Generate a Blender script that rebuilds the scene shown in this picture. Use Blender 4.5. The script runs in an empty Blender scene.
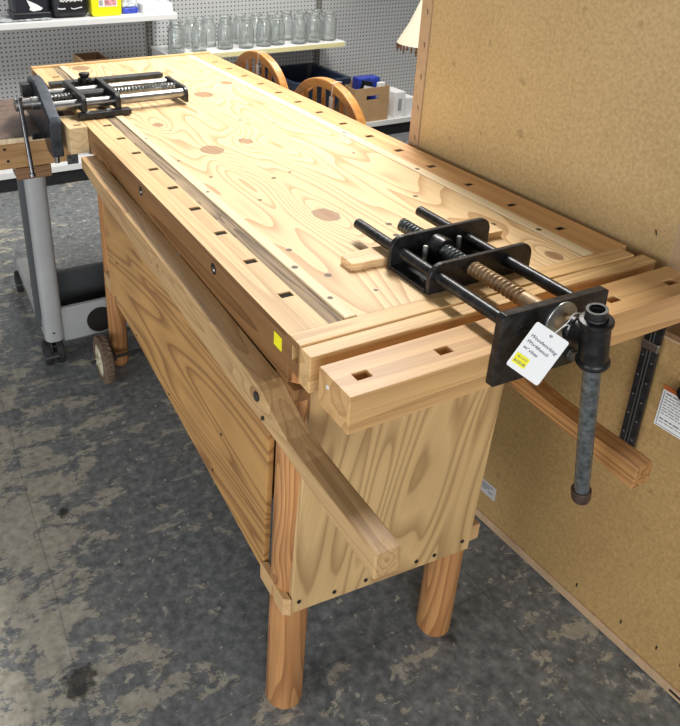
import bpy, bmesh, math, random
from mathutils import Vector, Matrix
random.seed(7)
C = bpy.context.scene.collection
PI = math.pi
V = Vector

# ------------------------------------------------------------------ materials
class NT:
    def __init__(s, name):
        s.m = bpy.data.materials.new(name); s.m.use_nodes = True
        s.t = s.m.node_tree; s.n = s.t.nodes; s.l = s.t.links
        s.b = s.n['Principled BSDF']
    def add(s, typ, **kw):
        n = s.n.new(typ)
        for k, v in kw.items(): setattr(n, k, v)
        return n
    def put(s, sock, v):
        if hasattr(v, 'is_output') or isinstance(v, bpy.types.NodeSocket): s.l.new(v, sock)
        else: sock.default_value = v
    def math(s, op, a, b=None, c=None, clamp=False):
        n = s.add('ShaderNodeMath', operation=op, use_clamp=clamp)
        s.put(n.inputs[0], a)
        if b is not None: s.put(n.inputs[1], b)
        if c is not None: s.put(n.inputs[2], c)
        return n.outputs[0]
    def vmath(s, op, a, b=None):
        n = s.add('ShaderNodeVectorMath', operation=op); s.put(n.inputs[0], a)
        if b is not None: s.put(n.inputs[1], b)
        return n.outputs['Value'] if op in ('LENGTH', 'DISTANCE', 'DOT_PRODUCT') else n.outputs[0]
    def obj(s):
        return s.add('ShaderNodeTexCoord').outputs['Object']
    def noise(s, vec, scale=5, detail=3, rough=.5, dist=0):
        n = s.add('ShaderNodeTexNoise'); s.put(n.inputs['Vector'], vec)
        n.inputs['Scale'].default_value = scale; n.inputs['Detail'].default_value = detail
        n.inputs['Roughness'].default_value = rough; n.inputs['Distortion'].default_value = dist
        return n.outputs[0]
    def ramp(s, f, stops, interp='LINEAR'):
        n = s.add('ShaderNodeValToRGB'); s.put(n.inputs[0], f); r = n.color_ramp; r.interpolation = interp
        while len(r.elements) < len(stops): r.elements.new(.5)
        for e, (p, c) in zip(r.elements, stops):
            e.position = p; e.color = (c, c, c, 1) if isinstance(c, (int, float)) else (*c, 1)
        return n.outputs[0]
    def mix(s, f, a, b, mode='MIX'):
        n = s.add('ShaderNodeMix', data_type='RGBA', blend_type=mode)
        s.put(n.inputs[0], f)
        for i, v in ((6, a), (7, b)):
            s.put(n.inputs[i], (*v, 1) if isinstance(v, tuple) and len(v) == 3 else v)
        return n.outputs[2]
    def smooth(s, v, a, b, x=0., y=1.):
        n = s.add('ShaderNodeMapRange', interpolation_type='SMOOTHSTEP'); s.put(n.inputs[0], v)
        for i, q in enumerate((a, b, x, y)): n.inputs[i+1].default_value = q
        return n.outputs[0]
    def bump(s, h, strength=.3, dist=.002):
        n = s.add('ShaderNodeBump'); n.inputs['Strength'].default_value = strength
        n.inputs['Distance'].default_value = dist; s.put(n.inputs['Height'], h)
        s.l.new(n.outputs[0], s.b.inputs['Normal'])
    def fin(s, col=None, rough=.6, metal=0., **kw):
        if col is not None: s.put(s.b.inputs['Base Color'], (*col, 1) if isinstance(col, tuple) and len(col) == 3 else col)
        s.put(s.b.inputs['Roughness'], rough); s.put(s.b.inputs['Metallic'], metal)
        for k, v in kw.items(): s.put(s.b.inputs[k.replace('_', ' ')], v)
        return s.m

def wood(name, light, dark, axis='y', stretch=(.9, 7, 7), levels=6, contrast=.7, dist=.25, seed=0., knots=(), holes=(),
         rough=.5, fib=.30, blotch=.15, rot=None, edge=.6, detail=1.5, knotcol=(.30, .14, .05), width=(.45, .95)):
    """grain contours of a stretched noise field; stretch = (along, across, across2)."""
    s = NT(name); P = s.obj()
    a, b, c = stretch
    sc = {'x': (a, b, c), 'y': (b, a, c), 'z': (b, c, a)}[axis]
    if rot:
        mp0 = s.add('ShaderNodeMapping'); s.put(mp0.inputs[0], P); mp0.inputs['Rotation'].default_value = rot
        P2 = mp0.outputs[0]
    else: P2 = P
    mp = s.add('ShaderNodeMapping'); s.put(mp.inputs[0], P2); mp.inputs['Scale'].default_value = sc
    mp.inputs['Location'].default_value = (seed*1.7, seed*.9, seed*2.3)
    f = s.noise(mp.outputs[0], 1, detail, .45, dist)
    for (kx, ky, kz, kr) in knots:
        d = s.vmath('SUBTRACT', P2, (kx, ky, kz))
        st = {'x': (.45, 1, 1), 'y': (1, .45, 1), 'z': (1, 1, .45)}[axis]
        d = s.vmath('LENGTH', s.vmath('MULTIPLY', d, st))
        g = s.math('EXPONENT', s.math('MULTIPLY', s.math('POWER', s.math('DIVIDE', d, kr*2.6), 2.), -1.))
        f = s.math('ADD', f, s.math('MULTIPLY', g, .13))
    h = s.math('FRACT', s.math('MULTIPLY', f, float(levels)))
    lo, hi = width
    r = s.ramp(h, [(0, 0), (lo, .25), (hi, 1), (1, 0)])
    fm = {'x': (6, 260, 260), 'y': (260, 6, 260), 'z': (260, 260, 6)}[axis]
    mf = s.add('ShaderNodeMapping'); s.put(mf.inputs[0], P2); mf.inputs['Scale'].default_value = fm
    fb = s.noise(mf.outputs[0], 1, 2, .6)
    bl = s.noise(P, 3.1 + seed*.01, 2, .5)
    col = s.mix(s.math('MULTIPLY', r, contrast), light, dark)
    v = s.math('ADD', s.math('ADD', 1., s.math('MULTIPLY', s.math('SUBTRACT', fb, .5), fib*2)),
               s.math('MULTIPLY', s.math('SUBTRACT', bl, .5), blotch*2))
    cmb = s.add('ShaderNodeCombineXYZ')
    for i in range(3): s.put(cmb.inputs[i], v)
    col = s.mix(1., col, cmb.outputs[0], 'MULTIPLY')
    wob = s.noise(P, 60, 2, .5)
    for (kx, ky, kz, kr) in knots:
        d = s.vmath('SUBTRACT', P2, (kx, ky, kz))
        d = s.vmath('LENGTH', s.vmath('MULTIPLY', d, {'x': (.7, 1.25, 1), 'y': (1.0, .8, 1), 'z': (1, 1, .7)}[axis]))
        d = s.math('ADD', d, s.math('MULTIPLY', s.math('SUBTRACT', wob, .5), kr*.5))
        col = s.mix(s.smooth(d, kr*1.25, kr*.75, 0, .75), col, knotcol)
        ring = s.math('MULTIPLY', s.smooth(d, kr*.8, kr*1.0), s.smooth(d, kr*1.25, kr*1.0))
        col = s.mix(s.math('MULTIPLY', ring, .55), col, (.10, .045, .02))
    for (kx, ky, kz, kr) in holes:
        d = s.vmath('DISTANCE', P, (kx, ky, kz))
        col = s.mix(s.smooth(d, kr*1.15, kr*.8), col, (.10, .055, .028))
    s.bump(fb, .12, .001)
    return s.fin(col, rough)

def flat(name, col, rough=.5, metal=0., var=.0, scale=30, bump=0., **kw):
    s = NT(name)
    if var or bump:
        n = s.noise(s.obj(), scale, 4, .6)
        d = tuple(max(0, c*(1-var)) for c in col); u = tuple(min(1, c*(1+var)) for c in col)
        c = s.ramp(n, [(.3, d), (.7, u)])
        if bump: s.bump(n, bump, .001)
        return s.fin(c, rough, metal, **kw)
    return s.fin(col, rough, metal, **kw)

TZ = .891
M = {}
pk = [(.239, .794, TZ, .027), (.351, .826, TZ, .017), (.440, 1.34, TZ, .027), (.187, 1.068, TZ, .014),
      (.288, .305, TZ, .024), (.571, -.038, TZ, .013), (.170, 1.905, TZ, .03), (.575, 1.46, TZ, .018)]
ph = [(.139, .191, TZ, .006), (.153, .074, TZ, .007), (.198, -.006, TZ, .004), (.158, .611, TZ, .005), (.289, .543, TZ, .006),
      (.422, 1.016, TZ, .006), (.130, .75, TZ, .005), (.199, .435, TZ, .005), (.378, .21, TZ, .007), (.343, .563, TZ, .005),
      (.56, .62, TZ, .005), (.52, .31, TZ, .006), (.2, 1.0, TZ, .004), (.36, .16, TZ, .007), (.57, .12, TZ, .006), (.5, .95, TZ, .004)]
M['ply'] = wood('pine_plywood', (.83, .60, .325), (.46, .235, .085), 'y', (.75, 5, 5), 24, .78, seed=3.1, knots=pk, holes=ph, rough=.5, fib=.22, blotch=.14, knotcol=(.25, .11, .045), width=(.58, .96), detail=2.2)
M['rail'] = wood('maple_rail', (.77, .53, .26), (.44, .23, .08), 'y', (.5, 16, 16), 6, .55, seed=1.2, rough=.5)
M['rail2'] = wood('fir_rail', (.68, .40, .17), (.42, .19, .06), 'y', (.5, 18, 18), 6, .55, seed=5.2, rough=.5)
M['railx'] = wood('maple_end_rail', (.74, .48, .215), (.36, .18, .06), 'x', (.6, 18, 18), 6, .5, seed=2.2, rough=.45)
M['jaw'] = wood('oiled_jaw_wood', (.70, .42, .18), (.34, .155, .05), 'x', (.7, 15, 15), 6, .5, seed=8.2, rough=.42)
M['jawy'] = wood('oiled_chop_wood', (.78, .58, .32), (.50, .30, .14), 'y', (.7, 15, 15), 6, .5, seed=4.2, rough=.42)
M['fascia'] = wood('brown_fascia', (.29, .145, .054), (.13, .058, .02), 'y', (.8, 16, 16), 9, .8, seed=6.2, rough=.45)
M['grey'] = wood('weathered_grey_wood', (.40, .29, .18), (.12, .085, .06), 'y', (3, 40, 40), 6, .9, seed=9.2, rough=.8, blotch=.5, fib=.4)
M['pale'] = wood('pale_strip', (.86, .70, .45), (.62, .42, .22), 'y', (.6, 16, 16), 6, .5, seed=7.4, rough=.55, holes=[(.112, .52, TZ+.003, .0045), (.112, .12, TZ+.003, .0065), (.112, .95, TZ+.003, .004), (.632, .45, TZ+.001, .006), (.632, .78, TZ+.001, .005), (.632, .06, TZ+.001, .006), (.112, 0, TZ+.003, .005)])
M['bar'] = wood('handle_pine', (.58, .37, .17), (.34, .18, .07), 'y', (.9, 14, 14), 12, .65, seed=11.4, knots=((-.045, .42, .79, .005), (-.045, -.038, .777, .011)), rough=.5, width=(.55, .95), blotch=.12)
M['bar2'] = wood('striped_handle_fir', (.50, .26, .09), (.22, .085, .025), 'y', (.25, 60, 60), 4, .75, seed=12.4, rough=.5)
M['leg'] = wood('cedar_leg', (.56, .28, .105), (.27, .10, .032), 'z', (1.6, 14, 14), 12, .75, seed=14.4, knots=((.0, -.05, .36, .008),), rough=.45, blotch=.4)
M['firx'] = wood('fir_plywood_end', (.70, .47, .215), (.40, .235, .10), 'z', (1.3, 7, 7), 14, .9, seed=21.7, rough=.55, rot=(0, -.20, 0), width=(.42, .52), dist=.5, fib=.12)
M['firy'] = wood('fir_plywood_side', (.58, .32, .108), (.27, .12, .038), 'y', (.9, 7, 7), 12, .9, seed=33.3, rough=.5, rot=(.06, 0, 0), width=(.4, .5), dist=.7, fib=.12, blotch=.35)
M['block'] = wood('corner_block', (.66, .42, .2), (.45, .26, .1), 'y', (2, 18, 18), 5, .4, seed=3.7)
M['scrap'] = wood('scrap_pine', (.84, .60, .33), (.50, .28, .11), 'x', (1, 30, 40), 5, .6, seed=17.7)
M['endgrain'] = wood('end_grain', (.72, .52, .30), (.46, .28, .13), 'y', (10, 60, 60), 5, .5, seed=2.7)
M['oak'] = wood('honey_oak', (.56, .27, .07), (.34, .14, .03), 'y', (2, 20, 20), 5, .5, seed=5.7, rough=.3)
M['iron'] = flat('black_cast_iron', (.028, .027, .028), .36, .5, .6, 60, .5)
M['iron_edge'] = flat('worn_black_iron', (.040, .040, .042), .32, .6, .7, 45, .35)
M['blued'] = flat('blue_grey_iron', (.055, .065, .08), .35, .7, .4, 40, .3)
M['pipe'] = flat('galvanised_pipe', (.15, .165, .17), .42, .6, .5, 110, .3)
M['steel'] = flat('bright_steel', (.40, .40, .395), .30, 1., .25, 30)
M['rust'] = flat('rusty_thread', (.36, .24, .13), .5, .3, .45, 70, .3)
M['wash'] = flat('zinc_washer', (.42, .44, .43), .38, .8, .2, 50)
M['hole'] = flat('recess_shade_dark', (.012, .009, .007), .9)
M['screw'] = flat('dark_screw', (.05, .045, .04), .5, .5)
M['white'] = flat('white_enamel', (.80, .80, .79), .35)
M['yellowed'] = flat('yellowed_label_rail', (.80, .74, .40), .4)
M['kick'] = flat('black_kick', (.01, .01, .012), .6)
M['post'] = flat('grey_upright', (.22, .22, .2), .5)
M['card'] = flat('cardboard', (.48, .30, .15), .8, 0, .1, 12)
M['card_d'] = flat('brown_cardboard', (.22, .12, .055), .8, 0, .1, 12)
M['paper'] = flat('white_paper', (.88, .88, .87), .55)
M['label_y'] = flat('yellow_sticker', (.95, .88, .02), .5)
M['yellow'] = flat('yellow_plastic', (.88, .82, .01), .35)
M['pink_print'] = flat('pink_label', (.75, .30, .32), .5, 0, .6, 60)
M['ink'] = flat('grey_ink', (.16, .17, .2), .6)
M['black'] = flat('black_plastic', (.008, .009, .013), .35, 0, .3, 20, .3)
M['blueblack'] = flat('dark_blue_plastic', (.008, .010, .020), .4)
M['blue'] = flat('blue_wrap', (.03, .06, .42), .35, 0, .4, 40)
M['tote'] = flat('navy_tote', (.010, .018, .045), .45, 0, .15, 12)
M['clear'] = flat('cloudy_wrap', (.50, .53, .55), .3, 0, .4, 25, .5)
M['grey_paint'] = flat('grey_powder_coat', (.40, .41, .41), .45, 0, .06, 12)
M['dgrey'] = flat('dark_grey_metal', (.10, .11, .115), .45, .3)
M['rubber'] = flat('black_rubber', (.02, .02, .02), .7, 0, .4, 60)
M['tread'] = flat('dusty_tyre_tread', (.15, .10, .065), .85, 0, .5, 120, .5)
M['cream'] = flat('cream_hub', (.62, .58, .42), .5, 0, .2, 40)
M['string'] = flat('white_string', (.8, .8, .78), .7)
M['shade'] = flat('cream_lampshade', (.62, .57, .43), .8)
M['fringe'] = flat('brown_beads', (.16, .07, .025), .3)
M['brass'] = flat('aged_brass', (.35, .24, .09), .35, .9)
M['tabletop'] = flat('brown_marked_laminate', (.16, .105, .08), .6, 0, .35, 35)
M['orange'] = flat('orange_band', (.52, .13, .02), .5)
M['pink'] = wood('pink_panel', (.86, .60, .55), (.74, .44, .40), 'z', (1, 14, 14), 4, .4, seed=2.2)
M['wframe'] = flat('dark_wood_frame', (.20, .09, .035), .5)
s = NT('clear_glass')
M['glass'] = s.fin((.90, .93, .92), .12, 0., IOR=1.45, Transmission_Weight=.93)

# hardboard
def hardboard(name, a, b):
    s = NT(name); P = s.obj()
    n1 = s.noise(P, 130, 3, .7); n2 = s.noise(P, 4, 3, .5)
    f = s.math('ADD', s.math('MULTIPLY', n1, .75), s.math('MULTIPLY', n2, .25))
    c = s.ramp(f, [(.38, b), (.62, a)])
    n3 = s.noise(P, 26, 2, .5)
    c = s.mix(s.smooth(n3, .68, .76, 0, .45), c, tuple(x*.55 for x in b))
    s.bump(n1, .15, .001)
    return s.fin(c, .55)
M['board'] = hardboard('hardboard', (.60, .43, .21), (.46, .315, .14))
M['board2'] = hardboard('low_hardboard', (.50, .325, .13), (.37, .23, .085))
M['board3'] = hardboard('far_hardboard', (.46, .33, .17), (.36, .25, .12))
M['strip'] = flat('frame_strip', (.50, .34, .20), .7, 0, .12, 30)

# pegboard: 25.4 mm hole pitch
s = NT('pegboard'); P = s.obj(); sx = s.add('ShaderNodeSeparateXYZ'); s.put(sx.inputs[0], P)
def cell(sock):
    return s.math('SUBTRACT', s.math('FRACT', s.math('DIVIDE', sock, .0254)), .5)
u = cell(sx.outputs[0]); w = cell(sx.outputs[2])
d = s.math('SQRT', s.math('ADD', s.math('MULTIPLY', u, u), s.math('MULTIPLY', w, w)))
c = s.mix(s.smooth(d, .22, .15), (.50, .51, .51), (.018, .018, .018))
M['peg'] = s.fin(c, .6)

# floor paint
s = NT('worn_painted_concrete'); P = s.obj()
sx = s.add('ShaderNodeSeparateXYZ'); s.put(sx.inputs[0], P)
mp = s.add('ShaderNodeMapping'); s.put(mp.inputs[0], P); mp.inputs['Scale'].default_value = (1.0, 1.7, 1); mp.inputs['Rotation'].default_value = (0, 0, .35)
n1 = s.noise(mp.outputs[0], 8.5, 9, .73, .3)
n2 = s.noise(P, 1.9, 2, .5)
bias = s.smooth(sx.outputs[0], .35, -.45, -.02, .06)
gx = s.vmath('LENGTH', s.vmath('MULTIPLY', s.vmath('SUBTRACT', P, (-.42, .80, 0)), (1.6, .8, 1)))
gb = s.smooth(gx, .55, .05, 0, .10)
f = s.math('ADD', s.math('ADD', s.math('ADD', n1, bias), gb), s.math('MULTIPLY', s.math('SUBTRACT', n2, .5), .30))
mask = s.smooth(f, .575, .597)
fine = s.noise(P, 42, 5, .66); fine2 = s.noise(P, 12, 4, .6)
paint = s.ramp(fine, [(.3, (.095, .107, .113)), (.52, (.20, .213, .217)), (.75, (.34, .35, .35))])
paint = s.mix(s.smooth(fine2, .5, .75, 0, .5), paint, (.055, .062, .07))
conc = s.ramp(fine, [(.3, (.27, .25, .20)), (.6, (.48, .455, .38)), (.8, (.58, .56, .49))])
col = s.mix(mask, paint, conc)
specks = s.noise(P, 34, 4, .62)
col = s.mix(s.smooth(specks, .635, .66), col, (.46, .44, .37))
st = s.noise(P, 3.3, 4, .6)
col = s.mix(s.smooth(st, .69, .74, 0, .75), col, (.03, .03, .028))
for (x, y, r) in ((-.345, .165, .045), (-.27, .64, .022)):
    d = s.vmath('LENGTH', s.vmath('SUBTRACT', P, (x, y, 0)))
    d = s.math('ADD', d, s.math('MULTIPLY', s.math('SUBTRACT', s.noise(P, 40, 3, .6), .5), r*1.6))
    col = s.mix(s.smooth(d, r*.95, r*.5, 0, .85), col, (.02, .02, .018))
wv = s.math('MULTIPLY', s.math('SUBTRACT', s.noise(P, 3, 2, .5), .5), .012)
for (ax, pos) in ((1, -.03), (1, .885), (0, -.345), (1, 1.80), (0, .57), (0, -1.26)):
    d = s.math('ABSOLUTE', s.math('SUBTRACT', s.math('ADD', sx.outputs[ax], wv), pos))
    col = s.mix(s.smooth(d, .003, .001, 0, .28), col, (.03, .033, .036))
s.bump(s.math('ADD', s.math('MULTIPLY', mask, -.7), fine), .25, .002)
M['floor'] = s.fin(col, s.ramp(fine, [(.3, .35), (.7, .6)]), Specular_IOR_Level=.4)
M['wallp'] = flat('painted_wall', (.55, .54, .50), .8, 0, .04, 6)

# ------------------------------------------------------------------ helpers
def box(bm, x0, x1, y0, y1, z0, z1):
    v = [bm.verts.new((x, y, z)) for x in (x0, x1) for y in (y0, y1) for z in (z0, z1)]
    for f in ((0, 1, 3, 2), (4, 6, 7, 5), (0, 4, 5, 1), (2, 3, 7, 6), (0, 2, 6, 4), (1, 5, 7, 3)):
        bm.faces.new([v[i] for i in f])
    return v
def frame(d):
    d = d.normalized(); a = V((0, 0, 1)) if abs(d.z) < .9 else V((1, 0, 0))
    x = d.cross(a).normalized(); return x, d.cross(x).normalized()
def lathe(bm, p0, p1, prof, seg=20, cap=True):
    """prof: (t along p0->p1 in metres, radius)"""
    p0 = V(p0); d = (V(p1)-p0).normalized(); X, Y = frame(d); rings = []
    for t, r in prof:
        rings.append([bm.verts.new(p0+d*t+(X*math.cos(2*PI*k/seg)+Y*math.sin(2*PI*k/seg))*r) for k in range(seg)])
    for a, b in zip(rings, rings[1:]):
        for k in range(seg): bm.faces.new((a[k], a[(k+1) % seg], b[(k+1) % seg], b[k]))
    if cap:
        bm.faces.new(rings[0][::-1]); bm.faces.new(rings[-1])
def cyl(bm, p0, p1, r, seg=20, r2=None, bev=0.):
    L = (V(p1)-V(p0)).length; r2 = r if r2 is None else r2
    if bev: lathe(bm, p0, p1, [(0, r-bev), (bev, r), (L-bev, r2), (L, r2-bev)], seg)
    else: lathe(bm, p0, p1, [(0, r), (L, r2)], seg)
def tube(bm, pts, r, seg=8, closed=False):
    pts = [V(p) for p in pts]; n = len(pts); rings = []; px = None
    for i, p in enumerate(pts):
        a = pts[(i-1) % n] if closed or i else p; b = pts[(i+1) % n] if closed or i < n-1 else p
        d = (b-a).normalized()
        if px is None: X, Y = frame(d)
        else: X = (px-d*px.dot(d)).normalized(); Y = d.cross(X)
        px = X; rr = r[i] if isinstance(r, (list, tuple)) else r
        rings.append([bm.verts.new(p+(X*math.cos(2*PI*k/seg)+Y*math.sin(2*PI*k/seg))*rr) for k in range(seg)])
    for i in range(n if closed else n-1):
        a, b = rings[i], rings[(i+1) % n]
        for k in range(seg): bm.faces.new((a[k], a[(k+1) % seg], b[(k+1) % seg], b[k]))
    if not closed: bm.faces.new(rings[0][::-1]); bm.faces.new(rings[-1])
def prism(bm, pts, axis, a, b):
    """extrude 2D polygon along axis; pts in the other two axes in order (x,y,z minus axis)"""
    def mk(p, t): return {'x': (t, p[0], p[1]), 'y': (p[0], t, p[1]), 'z': (p[0], p[1], t)}[axis]
    A = [bm.verts.new(mk(p, a)) for p in pts]; B = [bm.verts.new(mk(p, b)) for p in pts]
    n = len(pts); bm.faces.new(A[::-1]); bm.faces.new(B)
    for i in range(n): bm.faces.new((A[i], A[(i+1) % n], B[(i+1) % n], B[i]))
def strip_prism(bm, outer, inner, axis, a, b):
    """closed band between two equally long open polylines"""
    def mk(p, t): return {'x': (t, p[0], p[1]), 'y': (p[0], t, p[1]), 'z': (p[0], p[1], t)}[axis]
    R = [[bm.verts.new(mk(p, t)) for p in L] for t in (a, b) for L in (outer, inner)]
    n = len(outer); oa, ia, ob, ib = R
    for i in range(n-1):
        bm.faces.new((oa[i], oa[i+1], ia[i+1], ia[i])); bm.faces.new((ob[i], ib[i], ib[i+1], ob[i+1]))
        bm.faces.new((oa[i], ob[i], ob[i+1], oa[i+1])); bm.faces.new((ia[i], ia[i+1], ib[i+1], ib[i]))
    bm.faces.new((oa[0], ia[0], ib[0], ob[0])); bm.faces.new((oa[-1], ob[-1], ib[-1], ia[-1]))
def grid(bm, xs, ys, zs, solid):
    """boundary surface of solid cells (real holes, notches)"""
    cache = {}
    def vt(i, j, k):
        if (i, j, k) not in cache: cache[(i, j, k)] = bm.verts.new((xs[i], ys[j], zs[k]))
        return cache[(i, j, k)]
    nx, ny, nz = len(xs)-1, len(ys)-1, len(zs)-1
    S = {(i, j, k) for i in range(nx) for j in range(ny) for k in range(nz)
         if solid((xs[i]+xs[i+1])/2, (ys[j]+ys[j+1])/2, (zs[k]+zs[k+1])/2)}
    F = [((-1, 0, 0), ((0, 0, 0), (0, 0, 1), (0, 1, 1), (0, 1, 0))), ((1, 0, 0), ((1, 0, 0), (1, 1, 0), (1, 1, 1), (1, 0, 1))),
         ((0, -1, 0), ((0, 0, 0), (1, 0, 0), (1, 0, 1), (0, 0, 1))), ((0, 1, 0), ((0, 1, 0), (0, 1, 1), (1, 1, 1), (1, 1, 0))),
         ((0, 0, -1), ((0, 0, 0), (0, 1, 0), (1, 1, 0), (1, 0, 0))), ((0, 0, 1), ((0, 0, 1), (1, 0, 1), (1, 1, 1), (0, 1, 1)))]
    for (i, j, k) in S:
        for (d, q) in F:
            if (i+d[0], j+d[1], k+d[2]) not in S:
                bm.faces.new([vt(i+a, j+b, k+c) for a, b, c in q])
def B(): return bmesh.new()
def mk(name, bm, mat, parent=None, bevel=0., smooth=None, org=None):
    bmesh.ops.recalc_face_normals(bm, faces=bm.faces)
    if parent is not None: o0 = parent.matrix_world_loc if False else V(parent['_o'])
    else: o0 = V(org) if org is not None else V((0, 0, 0))
    if o0.length: bmesh.ops.translate(bm, verts=bm.verts, vec=-o0)
    me = bpy.data.meshes.new(name); bm.to_mesh(me); bm.free()
    for m in (mat if isinstance(mat, (list, tuple)) else [mat]): me.materials.append(m)
    o = bpy.data.objects.new(name, me); C.objects.link(o)
    if parent is not None: o.parent = parent
    else: o.location = o0
    o['_o'] = tuple(o0)
    if bevel:
        md = o.modifiers.new('edge', 'BEVEL'); md.width = bevel; md.segments = 2; md.limit_method = 'ANGLE'; md.angle_limit = .6
    if smooth:
        me.polygons.foreach_set('use_smooth', [True]*len(me.polygons))
        try: me.set_sharp_from_angle(angle=smooth)
        except Exception: pass
    return o
def tag(o, label, cat=None, group=None, kind=None):
    if label: o['label'] = label
    if cat: o['category'] = cat
    if group: o['group'] = group
    if kind: o['kind'] = kind
    return o
def thing(name, label, cat, loc=(0, 0, 0), group=None):
    o = bpy.data.objects.new(name, None); C.objects.link(o); o.location = loc; o['_o'] = tuple(loc)
    o.empty_display_size = .1
    return tag(o, label, cat, group)
def copy_tree(o, parent=None):
    kids = [c for c in C.objects if c.parent == o]
    c = o.copy(); C.objects.link(c); c.parent = parent
    for k in kids: copy_tree(k, c)
    return c
def text(name, body, mat, parent, size, origin, ux, uy, shear=0., depth=.0002, bold=0.):
    """flat lettering mesh: origin = lower-left, ux along text, uy up, in world space"""
    cu = bpy.data.curves.new(name, 'FONT'); cu.body = body; cu.size = size; cu.shear = shear; cu.offset = bold; cu.resolution_u = 2
    cu.space_line = .9
    t = bpy.data.objects.new(name, cu); C.objects.link(t)
    dg = bpy.context.evaluated_depsgraph_get(); me = bpy.data.meshes.new_from_object(t.evaluated_get(dg))
    bpy.data.objects.remove(t)
    ux = V(ux).normalized(); uy = V(uy); uy = (uy-ux*uy.dot(ux)).normalized(); n = ux.cross(uy)
    po = V(parent['_o'])
    for v in me.vertices: v.co = V(origin)+ux*v.co.x+uy*v.co.y+n*depth-po
    me.materials.clear(); me.materials.append(mat)
    o = bpy.data.objects.new(name, me); C.objects.link(o); o.parent = parent; o['_o'] = tuple(po); return o

# ------------------------------------------------------------------ setting
b = B(); box(b, -3.5, 4.6, -3.2, 3.95, -.05, 0); tag(mk('floor', b, M['floor']), 'grey painted concrete floor with worn beige patches', kind='structure')
b = B(); box(b, -3.5, 4.6, 3.95, 4.05, 0, 3.1); tag(mk('wall_back', b, M['wallp']), 'plain wall behind the store shelving', kind='structure')

# ------------------------------------------------------------------ workbench
W = thing('workbench', 'long pine workbench with dog holes, round legs and carrying handles', 'workbench')
XR = .730; YN = -.13; YF = 1.99
def fz(y): return .8035+.030*max(0, min(1.6, (y+.03)/1.08))
holesL = [1.1265-.135*i for i in range(9)]
holesL += [1.261, 1.396, 1.531, 1.666, 1.80]
holesL = sorted(holesL)
def rail(x0, hx0, hx1, x1, holes, zs, hy=.0085):
    ys = [YN+.065]; 
    for y in sorted(holes): ys += [y-hy, y+hy]
    ys.append(YF-.025)
    bm = B()
    def solid(x, y, z):
        if hx0 < x < hx1:
            for h in holes:
                if abs(y-h) < hy: return False
        return True
    grid(bm, [x0, hx0, hx1, x1], ys, zs, solid)
    return bm
bm = rail(.0402, .0428, .0665, .0715, holesL, [.843, .85, TZ-.001], .0085); mk('dog_hole_strip', bm, M['rail'], W)
# outer rail (fascia)
bm = B()
ys = [YN+.065+i*(YF-.025-YN-.065)/24 for i in range(25)]
for y0, y1 in zip(ys, ys[1:]): pass
vs = []
for y in ys:
    vs.append([bm.verts.new(p) for p in ((0, y, fz(y)), (.04, y, fz(y)), (.04, y, TZ), (.0, y, TZ))])
for a, c in zip(vs, vs[1:]):
    for k in range(4): bm.faces.new((a[k], a[(k+1) % 4], c[(k+1) % 4], c[k]))
bm.faces.new(vs[0][::-1]); bm.faces.new(vs[-1])
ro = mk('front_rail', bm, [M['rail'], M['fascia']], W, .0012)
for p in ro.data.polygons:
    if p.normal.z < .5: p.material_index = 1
bm = B(); box(bm, .0717, .0995, YN+.065, YF-.03, .86, TZ-.0015); mk('weathered_filler_strip', bm, M['grey'], W)
bm = B(); box(bm, .1005, .1225, YN+.067, YF-.03, .86, TZ+.003); mk('pale_strip', bm, M['pale'], W, .001)
bm = B(); box(bm, .1235, .6165, YN+.066, YF-.025, .866, TZ); mk('plywood_top', bm, M['ply'], W)
bm = B(); box(bm, .6178, .6465, YN+.066, YF-.025, .86, TZ+.001); mk('pale_strip', bm, M['pale'], W, .0008)
bm = rail(.647, .667, .691, XR, [1.8035-.1349*i for i in range(14)], [.815, .845, TZ]); mk('rear_rail', bm, M['rail2'], W, .001)
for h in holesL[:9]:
    bm = B(); box(bm, .0429, .0664, h-.0084, h+.0084, .850, TZ-.0045); mk('hole_shade_fill', bm, M['hole'], W)  # near-black block added below the rim, stands in for shade inside the hole
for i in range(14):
    h = 1.8035-.1349*i; bm = B(); box(bm, .6671, .6909, h-.0084, h+.0084, .850, TZ-.004); mk('hole_shade_fill', bm, M['hole'], W)  # same added dark block, paints the hole's inner shade
# near end cap: two laminations, square hole through the left end
bm = B()
grid(bm, [0, .03, .3, .335, .36, .40, XR-.022], [-.0995, -.094, -.077, -.065], [.832, .854, .880, TZ+.001],
     lambda x, y, z: not (x < .3 and -.094 < y < -.077 and .854 < z < .880))
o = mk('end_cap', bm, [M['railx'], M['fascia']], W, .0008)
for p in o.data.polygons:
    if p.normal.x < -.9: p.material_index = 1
bm = B()
grid(bm, [0, .008, XR], [-.130, -.1005], [.826, TZ-.002], lambda x, y, z: True)
mk('end_cap', bm, M['railx'], W, .0015)
bm = B(); box(bm, 0, XR, YF-.025, YF, .83, TZ+.005); mk('end_cap', bm, M['railx'], W, .001)
bm = B(); box(bm, .0, .04, -.088, -.025, .778, .802); mk('rail_end_block', bm, M['fascia'], W, .001)
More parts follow.
